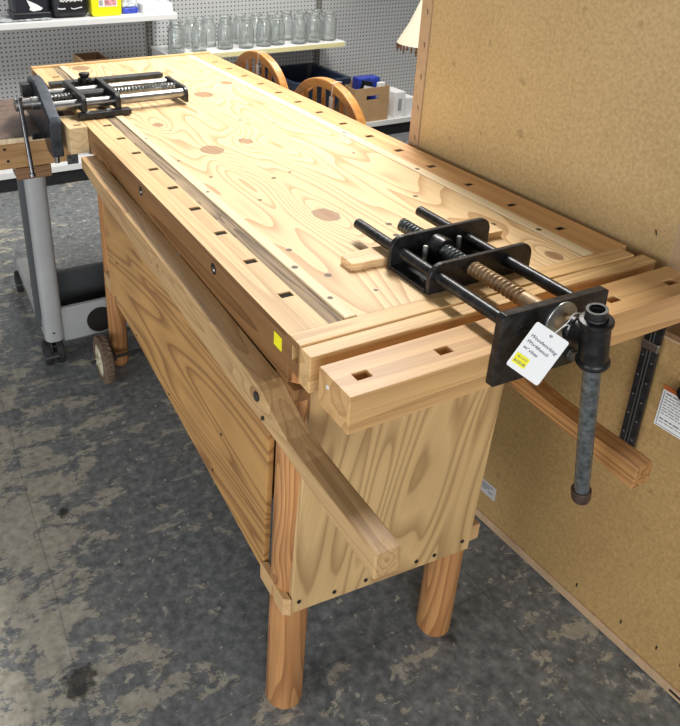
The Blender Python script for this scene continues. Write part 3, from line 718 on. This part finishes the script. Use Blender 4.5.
# notice card
NC = thing('notice_card', 'white printed notice with orange top band on the headboard', 'notice', tuple(O+U*.40+V((0, 0, .6))))
def qd(u0, u1, z0, z1, n, bm, sl=0.0):
    vs = [O+U*u0+V((0, 0, z0)), O+U*u1+V((0, 0, z0+sl)), O+U*u1+V((0, 0, z1+sl)), O+U*u0+V((0, 0, z1))]
    A = [bm.verts.new(v+Nn*n) for v in vs]; D = [bm.verts.new(v+Nn*(n-.0005)) for v in vs]
    bm.faces.new(A); bm.faces.new(D[::-1])
    for i in range(4): bm.faces.new((A[i], A[(i+1) % 4], D[(i+1) % 4], D[i]))
bm = B(); qd(.350, .50, .570, .662, -.0022, bm); mk('card', bm, M['paper'], NC)
bm = B(); qd(.350, .50, .652, .662, -.0014, bm); mk('orange_band', bm, M['orange'], NC)
bm = B()
for k in range(11):
    z = .644-.0062*k
    if k == 8: continue
    h = .0026 if k in (0, 9) else .0013
    x = .357; rr = random.Random(k)
    while x < .490:
        L_ = rr.uniform(.004, .013); qd(x, min(x+L_, .494), z, z+h, -.0015, bm); x += L_+.0022
mk('print_line', bm, M['ink'], NC)
bm = B(); qd(.3535, .3545, .573, .650, -.0015, bm); qd(.3535, .498, .573, .574, -.0015, bm); mk('border_line', bm, M['ink'], NC)
bm = B(); kc = O+U*.395+V((0, 0, .672))
lathe(bm, tuple(kc+Nn*-.004), tuple(kc+Nn*.03), [(0, .010), (.006, .010), (.008, .014), (.016, .016), (.020, .013), (.022, .006)], 18)
tube(bm, [kc+Nn*.006+V((0, 0, -.008)), kc+Nn*.004+V((0, 0, -.022)), kc+Nn*.001+V((0, 0, -.034))], .0035, 8)
tag(mk('cable_plug', bm, M['black'], org=tuple(kc)), 'black round plug fixed above the printed notice on the headboard', 'plug')

# pink framed panel and hardboard sheet behind
PK = thing('picture_panel', 'pink wood-grained panel in dark wooden frame leaning behind headboard', 'panel', (.80, -.45, 0))
bm = B(); box(bm, .792, .802, -.80, -.205, .02, .83); mk('panel_face', bm, M['pink'], PK)
bm = B(); box(bm, .786, .806, -.205, -.193, .0, .845); box(bm, .786, .806, -.80, -.205, .830, .845); box(bm, .786, .806, -.80, -.205, .0, .02); mk('panel_frame', bm, M['wframe'], PK, .001)
BH = thing('wardrobe', 'tall hardboard-backed wardrobe furthest right behind the tall cabinet', 'wardrobe', (1.4, -.6, 0))
bm = B(); box(bm, 1.20, 1.75, -1.3, .25, 0, 1.7); mk('wardrobe_body', bm, M['strip'], BH)
bm = B(); box(bm, 1.195, 1.1995, -1.3, .25, .02, 1.69); mk('hardboard_back', bm, M['board3'], BH)

# ------------------------------------------------------------------ gondola shelving
GX = [-2.63, -1.43, -.23, .965, 2.155, 3.35]
G = thing('store_shelving', 'white gondola shelving with grey pegboard back and black kickplate', 'shelving', (.36, 3.3, 0))
for a, c in zip(GX, GX[1:]):
    bm = B(); box(bm, a+.012, c-.012, 3.50, 3.512, .10, 1.9); mk('pegboard_panel', bm, M['peg'], G)
    bm = B(); grid(bm, [a+.002, c-.002], [3.062, 3.075, 3.50], [.078, .098, .112], lambda x, y, z: z > .098 or y < 3.075); mk('base_deck', bm, M['white'], G, .001)
    bm = B(); box(bm, a, c, 3.078, 3.10, 0, .10); mk('kickplate', bm, M['kick'], G)
for x in GX:
    bm = B(); box(bm, x-.022, x+.022, 3.488, 3.53, 0, 1.9)
    post = mk('upright_post', bm, M['post'], G, .001)
    bm = B()
    for k in range(72):
        for q in (-.012, .012): box(bm, x+q-.0035, x+q+.0035, 3.4868, 3.4879, .14+.0245*k, .153+.0245*k)
    mk('slot_column', bm, M['hole'], G).parent = post
def shelf(a, c, z, yf, rail, th=.034):
    bm = B(); grid(bm, [a+.002, c-.002], [yf, yf+.012, 3.486], [z-th, z-.014, z], lambda x, y, q: q > z-.014 or y < yf+.012)
    o = mk('shelf', bm, M['white'], G, .0015)
    bm = B(); box(bm, a+.01, c-.01, yf-.003, yf, z-th+.003, z-.004); r = mk('label_rail', bm, rail, G); r.parent = o
    for x in (a+.008, min(GX, key=lambda g: abs(g-c))-.016):
        bm = B(); prism(bm, [(yf+.03, z-.014), (3.486, z-.014), (3.486, z-.09), (yf+.2, z-.05)], 'x', x, x+.004); r = mk('shelf_bracket', bm, M['white'], G); r.parent = o
shelf(GX[2]-.0, GX[3]+.062-.0, .882, 3.15, M['white']); shelf(GX[1], GX[2], .882, 3.15, M['white']); shelf(GX[3]-.0, GX[4], .6455, 3.14, M['yellowed'])
shelf(GX[4], GX[5], 1.28, 3.15, M['white'])

# jars
J = thing('glass_jar', 'x', 'jar', (0, 0, 0), 'clear glass jars on the shelf behind the workbench')
bm = B()
pr = [(0, .040), (.004, .047), (.118, .047), (.138, .040), (.146, .033), (.166, .033), (.167, .036), (.172, .036), (.175, .0325)]
pin = [(.175, .0325), (.147, .0295), (.136, .036), (.118, .043), (.008, .043)]
lathe(bm, (0, 0, 0), (0, 0, 1), pr, 18, cap=False)
lathe(bm, (0, 0, 0), (0, 0, 1), pin, 18, cap=False)
ring0 = None
bm.verts.ensure_lookup_table()
bmesh.ops.remove_doubles(bm, verts=bm.verts, dist=.0001)
es = [e for e in bm.edges if len(e.link_faces) == 1]
bmesh.ops.holes_fill(bm, edges=es, sides=0)
mk('jar_body', bm, M['glass'], J, 0, .8)
bm = B(); tube(bm, [(.0335*math.cos(2*PI*k/20), .0335*math.sin(2*PI*k/20), .154) for k in range(20)], .0016, 6, True); mk('wire_band', bm, M['wash'], J)
jfront = [175, 196, 222, 240, 259, 273, 294, 310, 328]
words = ['first', 'second', 'third', 'fourth', 'fifth', 'sixth', 'seventh', 'eighth', 'ninth', 'tenth']
for i in range(9):
    x = 1.03+(2.075-1.03)*(jfront[i]-175)/(328-175)+(i % 2)*.004
    o = J if i == 0 else copy_tree(J); o.location = (x, 3.20+.012*((i*7) % 3), .6457)
    o['label'] = 'clear glass jar, %s from the left in the front row' % words[i]
for i in range(10):
    o = copy_tree(J); o.location = (1.075+i*.108, 3.33+.01*((i*5) % 3), .6457)
    o['label'] = 'clear glass jar, %s from the left in the back row' % words[i]

# goods on the upper shelf
SZ = .8825
t = thing('carry_case', 'black carry case at the left end of the upper shelf', 'case', (.28, 3.3, SZ))
bm = B(); box(bm, .150, .335, 3.24, 3.42, SZ+.009, SZ+.21); mk('case_body', bm, M['blueblack'], t, .012)
bm = B(); box(bm, .142, .337, 3.225, 3.43, SZ+.009, SZ+.035); mk('case_rim', bm, M['black'], t, .004)
bm = B(); prism(bm, [(.23, SZ+.048), (.25, SZ+.040), (.29, SZ+.045), (.30, SZ+.055), (.27, SZ+.075), (.22, SZ+.10), (.235, SZ+.06)], 'y', 3.237, 3.2395); mk('white_print', bm, M['paper'], t)
t = thing('plastic_wrap', 'crumpled cloudy plastic wrap lying on shelf under black carry case', 'wrap', (.2, 3.25, SZ))
bm = B(); rng = random.Random(4); nx, ny = 22, 8; g = [[bm.verts.new((-.05+.385*i/nx, 3.175+.22*j/ny, SZ+.002+.0055*rng.random())) for j in range(ny+1)] for i in range(nx+1)]
for i in range(nx):
    for j in range(ny): bm.faces.new((g[i][j], g[i+1][j], g[i+1][j+1], g[i][j+1]))
o = mk('wrap_sheet', bm, M['clear'], t); md = o.modifiers.new('t', 'SOLIDIFY'); md.thickness = .001
t = thing('shoulder_bag', 'bulky black bag with white markings between carry case and yellow jug', 'bag', (.48, 3.3, SZ))
bm = B(); box(bm, .345, .540, 3.20, 3.40, SZ+.001, SZ+.19)
o = mk('bag_body', bm, M['black'], t); md = o.modifiers.new('b', 'BEVEL'); md.width = .035; md.segments = 4
bm = B(); rng = random.Random(9)
for k in range(16):
    x = .385+.0075*k; z = SZ+.082+.008*rng.random(); box(bm, x, x+.005, 3.1988, 3.2000, z, z+.010)
mk('white_lettering', bm, M['paper'], t)
bm = B(); tube(bm, [(.37, 3.197, SZ+.053), (.385, 3.194, SZ+.049), (.41, 3.194, SZ+.050)], .004, 8); tube(bm, [(.44, 3.197, SZ+.052), (.455, 3.195, SZ+.046), (.50, 3.197, SZ+.054)], .003, 8); mk('piping', bm, M['clear'], t)
t = thing('plastic_jug', 'bright yellow plastic container with printed label on upper shelf', 'jug', (.60, 3.25, SZ))
bm = B(); prism(bm, [(.560, SZ), (.708, SZ), (.716, SZ+.012), (.720, SZ+.17), (.68, SZ+.20), (.59, SZ+.20), (.546, SZ+.17), (.550, SZ+.012)], 'y', 3.19, 3.30); mk('jug_body', bm, M['yellow'], t, .008)
bm = B(); box(bm, .590, .692, 3.1885, 3.1899, SZ+.050, SZ+.15); lb = mk('jug_label', bm, M['paper'], t)
bm = B(); box(bm, .622, .687, 3.1878, 3.1884, SZ+.056, SZ+.12); mk('pink_panel', bm, M['pink_print'], t).parent = lb
bm = B(); 
for k in range(7): box(bm, .593+.003*k, .5945+.003*k, 3.1878, 3.1884, SZ+.056, SZ+.085)
mk('bar_print', bm, M['ink'], t).parent = lb
bm = B(); cyl(bm, (.635, 3.245, SZ+.195), (.635, 3.245, SZ+.235), .022, 20); mk('jug_cap', bm, M['white'], t)
t = thing('snack_packet', 'blue and white packet between yellow jug and white box', 'packet', (.74, 3.3, SZ))
bm = B(); prism(bm, [(.728, SZ), (.82, SZ), (.825, SZ+.034), (.735, SZ+.030)], 'y', 3.23, 3.36); mk('packet_base', bm, M['blue'], t, .006)
bm = B(); prism(bm, [(.735, SZ+.032), (.825, SZ+.034), (.82, SZ+.12), (.74, SZ+.13)], 'y', 3.24, 3.35); mk('packet_top', bm, flat('blue_white_print', (.62, .68, .82), .4, 0, .5, 60), t, .008)
t = thing('white_box', 'flat white cardboard box at the right end of the upper shelf', 'box', (.90, 3.25, SZ))
bm = B(); box(bm, .840, 1.012, 3.19, 3.30, SZ, SZ+.052); mk('box_body', bm, M['paper'], t, .002)
bm = B(); rng = random.Random(2)
for k in range(9): box(bm, .862+.014*k, .862+.014*k+.008, 3.189, 3.1899, SZ+.024, SZ+.029+.003*rng.random())
mk('faint_print', bm, flat('pale_print', (.55, .58, .62), .6), t)
t = thing('white_tray', 'white shallow tray lying behind the flat white box', 'tray', (.86, 3.38, SZ))
bm = B(); box(bm, .84, .96, 3.33, 3.45, SZ, SZ+.085); mk('tray_body', bm, M['white'], t, .003)

# brown box beyond the bench end
t = thing('cardboard_box', 'tall brown cardboard box showing above far end of workbench', 'box', (.56, 3.3, .112))
bm = B(); zt = .655
grid(bm, [.478, .484, .612, .618], [3.18, 3.186, 3.39, 3.396], [.1125, .12, zt], lambda x, y, z: z < .12 or x < .484 or x > .612 or y < 3.186 or y > 3.39); mk('box_body', bm, M['card_d'], t)
bm = B(); prism(bm, [(.478, 3.18), (.468, 3.18), (.468, 3.396), (.478, 3.396)], 'z', zt-.05, zt-.002); mk('box_flap', bm, M['card'], t)

# tote on deck
t = thing('plastic_tote', 'large empty navy blue plastic tote behind the wooden chairs', 'tote', (1.95, 3.2, .112))
bm = B()
def rr(x0, x1, y0, y1, z, r=.04):
    p = []
    for (cx, cy, a0) in ((x1-r, y1-r, 0), (x0+r, y1-r, PI/2), (x0+r, y0+r, PI), (x1-r, y0+r, 1.5*PI)):
        for k in range(5): a = a0+PI/2*k/4; p.append(bm.verts.new((cx+r*math.cos(a), cy+r*math.sin(a), z)))
    return p
ring = [rr(1.760, 2.040, 3.08, 3.40, .113), rr(1.705, 2.085, 2.975, 3.44, .42), rr(1.685, 2.105, 2.950, 3.455, .42), rr(1.685, 2.105, 2.950, 3.455, .455), rr(1.715, 2.075, 2.985, 3.43, .455), rr(1.770, 2.030, 3.09, 3.39, .120)]
for a, c in zip(ring, ring[1:]):
    for k in range(20): bm.faces.new((a[k], a[(k+1) % 20], c[(k+1) % 20], c[k]))
bm.faces.new(ring[0][::-1]); bm.faces.new(ring[-1])
mk('tote_body', bm, M['tote'], t, 0, .5)

# carton with goods
t = thing('cardboard_carton', 'open brown cardboard carton with hand hole on the shelf deck', 'carton', (2.36, 3.2, .112))
bm = B()
grid(bm, [2.205, 2.211, 2.30, 2.40, 2.474, 2.480], [3.075, 3.081, 3.314, 3.32], [.1125, .118, .262, .290, .342],
     lambda x, y, z: (z < .118 or x < 2.211 or x > 2.474 or y < 3.081 or y > 3.314) and not (y < 3.081 and 2.30 < x < 2.40 and .262 < z < .290))
mk('carton_body', bm, M['card'], t)
bm = B(); box(bm, 2.232, 2.30, 3.10, 3.14, .14, .385); o = mk('case', bm, M['black'], None, .004, org=(2.27, 3.12, .12)); o.name = 'black_packet'
o.rotation_euler = (0, .25, 0); tag(o, 'black and white packet sticking out of the brown carton', 'packet')
bm = B(); box(bm, 2.232, 2.305, 3.0975, 3.0995, .335, .355); w = mk('white_print', bm, M['paper'], o)
bm = B(); box(bm, 2.30, 2.46, 3.16, 3.26, .12, .385); o = mk('blue_packet', bm, M['blue'], None, .008, org=(2.42, 3.2, .12)); tag(o, 'shiny blue packet sticking out of the brown carton', 'packet')
bm = B(); box(bm, 2.41, 2.46, 3.10, 3.13, .12, .362); o = mk('white_packet', bm, M['paper'], None, .003, org=(2.435, 3.11, .12)); tag(o, 'small white packet at the front right corner inside carton', 'packet')
t = thing('white_carton', 'white carton with barcode label right of the brown carton', 'box', (2.58, 3.15, .112))
bm = B(); box(bm, 2.540, 2.625, 3.085, 3.25, .1125, .285); mk('box_body', bm, M['paper'], t, .002)
bm = B()
for k in range(12): box(bm, 2.568, 2.596, 3.0838, 3.0848, .16+.007*k, .163+.007*k)
mk('bar_print', bm, M['ink'], t)
bm = B(); box(bm, 2.637, 2.72, 3.10, 3.25, .1125, .235); tag(mk('small_carton', bm, M['paper'], None, .002, org=(2.68, 3.17, .112)), 'lower white carton at the edge beside the barcode carton', 'box')

# lamp behind the cabinet
t = thing('floor_lamp', 'cream lampshade with brown bead fringe behind the tall cabinet', 'lamp', (2.15, 2.3, 0))
bm = B(); lathe(bm, (2.15, 2.3, 0), (2.15, 2.3, 1), [(0, .12), (.015, .12), (.03, .05), (.05, .02)], 24); mk('lamp_base', bm, M['brass'], t, 0, .6)
bm = B(); cyl(bm, (2.15, 2.3, .04), (2.15, 2.3, .95), .010, 12); mk('lamp_pole', bm, M['brass'], t, 0, .6)
bm = B(); lathe(bm, (2.15, 2.3, .775), (2.15, 2.3, 2), [(0, .182), (.025, .168), (.10, .125), (.22, .075), (.22, .073), (.10, .122), (.025, .164), (0, .177), (0, .182)], 32, cap=False); mk('lamp_shade', bm, M['shade'], t, 0, .9)
bm = B()
for k in range(40):
    a = 2*PI*k/40; x, y = 2.15+.178*math.cos(a), 2.3+.178*math.sin(a); L_ = .025+.012*(k % 3)
    lathe(bm, (x, y, .776), (x, y, .6), [(0, .004), (L_*.5, .006), (L_, .002)], 6)
mk('bead_fringe', bm, M['fringe'], t)

# ------------------------------------------------------------------ bow back chairs
def chair(loc):
    x0, y0 = .85, 1.225
    t = thing('bow_back_chair', 'x', 'chair', (1.05, y0, 0), 'bow-back chairs behind the workbench')
    zs, ht, hw = .455, .927, .260
    def P(r_in):
        out = []
        for k in range(29):
            a = PI*(k/28)
            out.append((y0+(hw-r_in)*math.cos(a), zs+.10+(ht-zs-.10-r_in)*math.sin(a)**.52 if k not in (0, 28) else zs+.0))
        return out
    bm = B(); strip_prism(bm, P(0), P(.030), 'x', x0-.016, x0+.016); mk('bow', bm, M['oak'], t, .004)
    bm = B(); prism(bm, [(x0-.02, y0-.2), (x0+.2, y0-.235), (x0+.40, y0-.22), (x0+.43, y0-.12), (x0+.43, y0+.12), (x0+.40, y0+.22), (x0+.2, y0+.235), (x0-.02, y0+.2)], 'z', zs-.035, zs); mk('seat', bm, M['oak'], t, .01)
    for i, dy in enumerate((-.15, -.09, -.03, .03, .09, .15)):
        bm = B(); zt = zs+.10+(ht-zs-.10-.02)*math.sqrt(max(0, 1-(dy/.27)**2))**.52
        pa, pb = V((x0+.004, y0+dy*.8, zs-.005)), V((x0, y0+dy, zt)); L_ = (pb-pa).length
        lathe(bm, pa, pb, [(0, .008), (L_*.35, .012), (L_*.6, .009), (L_, .007)], 10); mk('spindle', bm, M['oak'], t, 0, .6)
    for (dx, dy) in ((.04, -.16), (.04, .16), (.36, -.17), (.36, .17)):
        bm = B(); pa = V((x0+dx, y0+dy, zs-.03)); pb = V((x0+dx+(-.05 if dx < .1 else .03), y0+dy*1.22, 0)); L_ = (pb-pa).length
        lathe(bm, pa, pb, [(0, .013), (L_*.3, .019), (L_*.45, .013), (L_*.6, .019), (L_, .012)], 12); mk('leg', bm, M['oak'], t, 0, .6)
    bm = B()
    tube(bm, [(x0+.02, y0-.175, .22), (x0+.37, y0-.19, .22)], .009); tube(bm, [(x0+.02, y0+.175, .22), (x0+.37, y0+.19, .22)], .009); tube(bm, [(x0+.2, y0-.18, .22), (x0+.2, y0+.18, .22)], .009)
    mk('stretcher', bm, M['oak'], t, 0, .6)
    return t
ch = chair(None); ch['label'] = 'honey oak bow-back chair in front of navy tote, nearer of the two chairs'
c2 = copy_tree(ch); c2.location = (1.05, 1.225+.525, 0); c2['label'] = 'honey oak bow-back chair further back, beside the far end of the bench'
def chair_tag(y, z, lab, L_=.05):
    T2 = thing('price_tag', lab, 'tag', (.83, y, z), 'tags on the bow-back chairs')
    bm = B(); tube(bm, [(.834, y-.006, z+.002), (.8335, y-.003, z-.022), (.832, y, z-.045)], .0012, 6); tube(bm, [(.834, y-.006, z+.002), (.85, y-.007, z+.0065), (.866, y-.006, z+.002)], .0012, 6); mk('string', bm, M['string'], T2)
    bm = B(); prism(bm, [(y-.010, z-.045), (y+.010, z-.045), (y+.012, z-.05), (y+.012, z-.045-L_), (y-.012, z-.045-L_), (y-.012, z-.05)], 'x', .8315, .8325); mk('card', bm, M['paper'], T2)
chair_tag(1.175, .925, 'white paper tag hanging from the nearer bow-back chair')
chair_tag(1.735, .925, 'white paper tag hanging from the further bow-back chair')

# ------------------------------------------------------------------ light
def area(name, loc, sx, sy, power, rot=(0, 0, 0), col=(1, .97, .92)):
    l = bpy.data.lights.new(name, 'AREA'); l.shape = 'RECTANGLE'; l.size = sx; l.size_y = sy; l.energy = power; l.color = col
    o = bpy.data.objects.new(name, l); C.objects.link(o); o.location = loc; o.rotation_euler = rot; return o
area('ceiling_light', (1.10, 1.2, 2.9), .30, 1.25, 80)
area('ceiling_light', (.9, 2.9, 2.9), 1.25, .30, 30)
area('ceiling_light', (1.9, 2.4, 2.9), .30, 1.25, 24)
area('fill_light', (-3.3, -.4, 1.15), 1.2, 2.2, 52, (0, -PI/2, 0), (.96, .98, 1))  # added low fill from the left, no visible source
area('fill_light', (-1.3, -3.1, 1.35), 2.4, 1.2, 72, (PI/2, 0, -.25), (.96, .98, 1))  # added low fill behind the camera, brightens near faces but not the holes
wd = bpy.data.worlds.new('World'); bpy.context.scene.world = wd; wd.use_nodes = True
bg = wd.node_tree.nodes['Background']; bg.inputs[0].default_value = (.95, .97, 1, 1); bg.inputs[1].default_value = .11

# ------------------------------------------------------------------ camera
cam = bpy.data.cameras.new('camera'); co = bpy.data.objects.new('camera', cam); C.objects.link(co)
r_ = V((0.90011452, -0.43560938, 0.00619062)); u_ = V((0.17846519, 0.38165718, 0.90691123)); f_ = V((0.39742174, 0.81521915, -0.42127628))
m = Matrix((r_, u_, -f_)).transposed().to_4x4(); m.translation = V((-.46179931, -.88490549, 1.49288707)); co.matrix_world = m
cam.sensor_fit = 'HORIZONTAL'; cam.sensor_width = 36; cam.lens = 733.537*36/680
cam.shift_x = (340-252.403)/680; cam.shift_y = -(363-234.886)/680
cam.clip_start = .01
sc = bpy.context.scene; sc.camera = co
sc.view_settings.view_transform = 'Standard'; sc.view_settings.look = 'None'; sc.view_settings.gamma = 1
sc.view_settings.use_curve_mapping = False; sc.view_settings.exposure = 0.12
for o in C.objects:
    if '_o' in o: del o['_o']
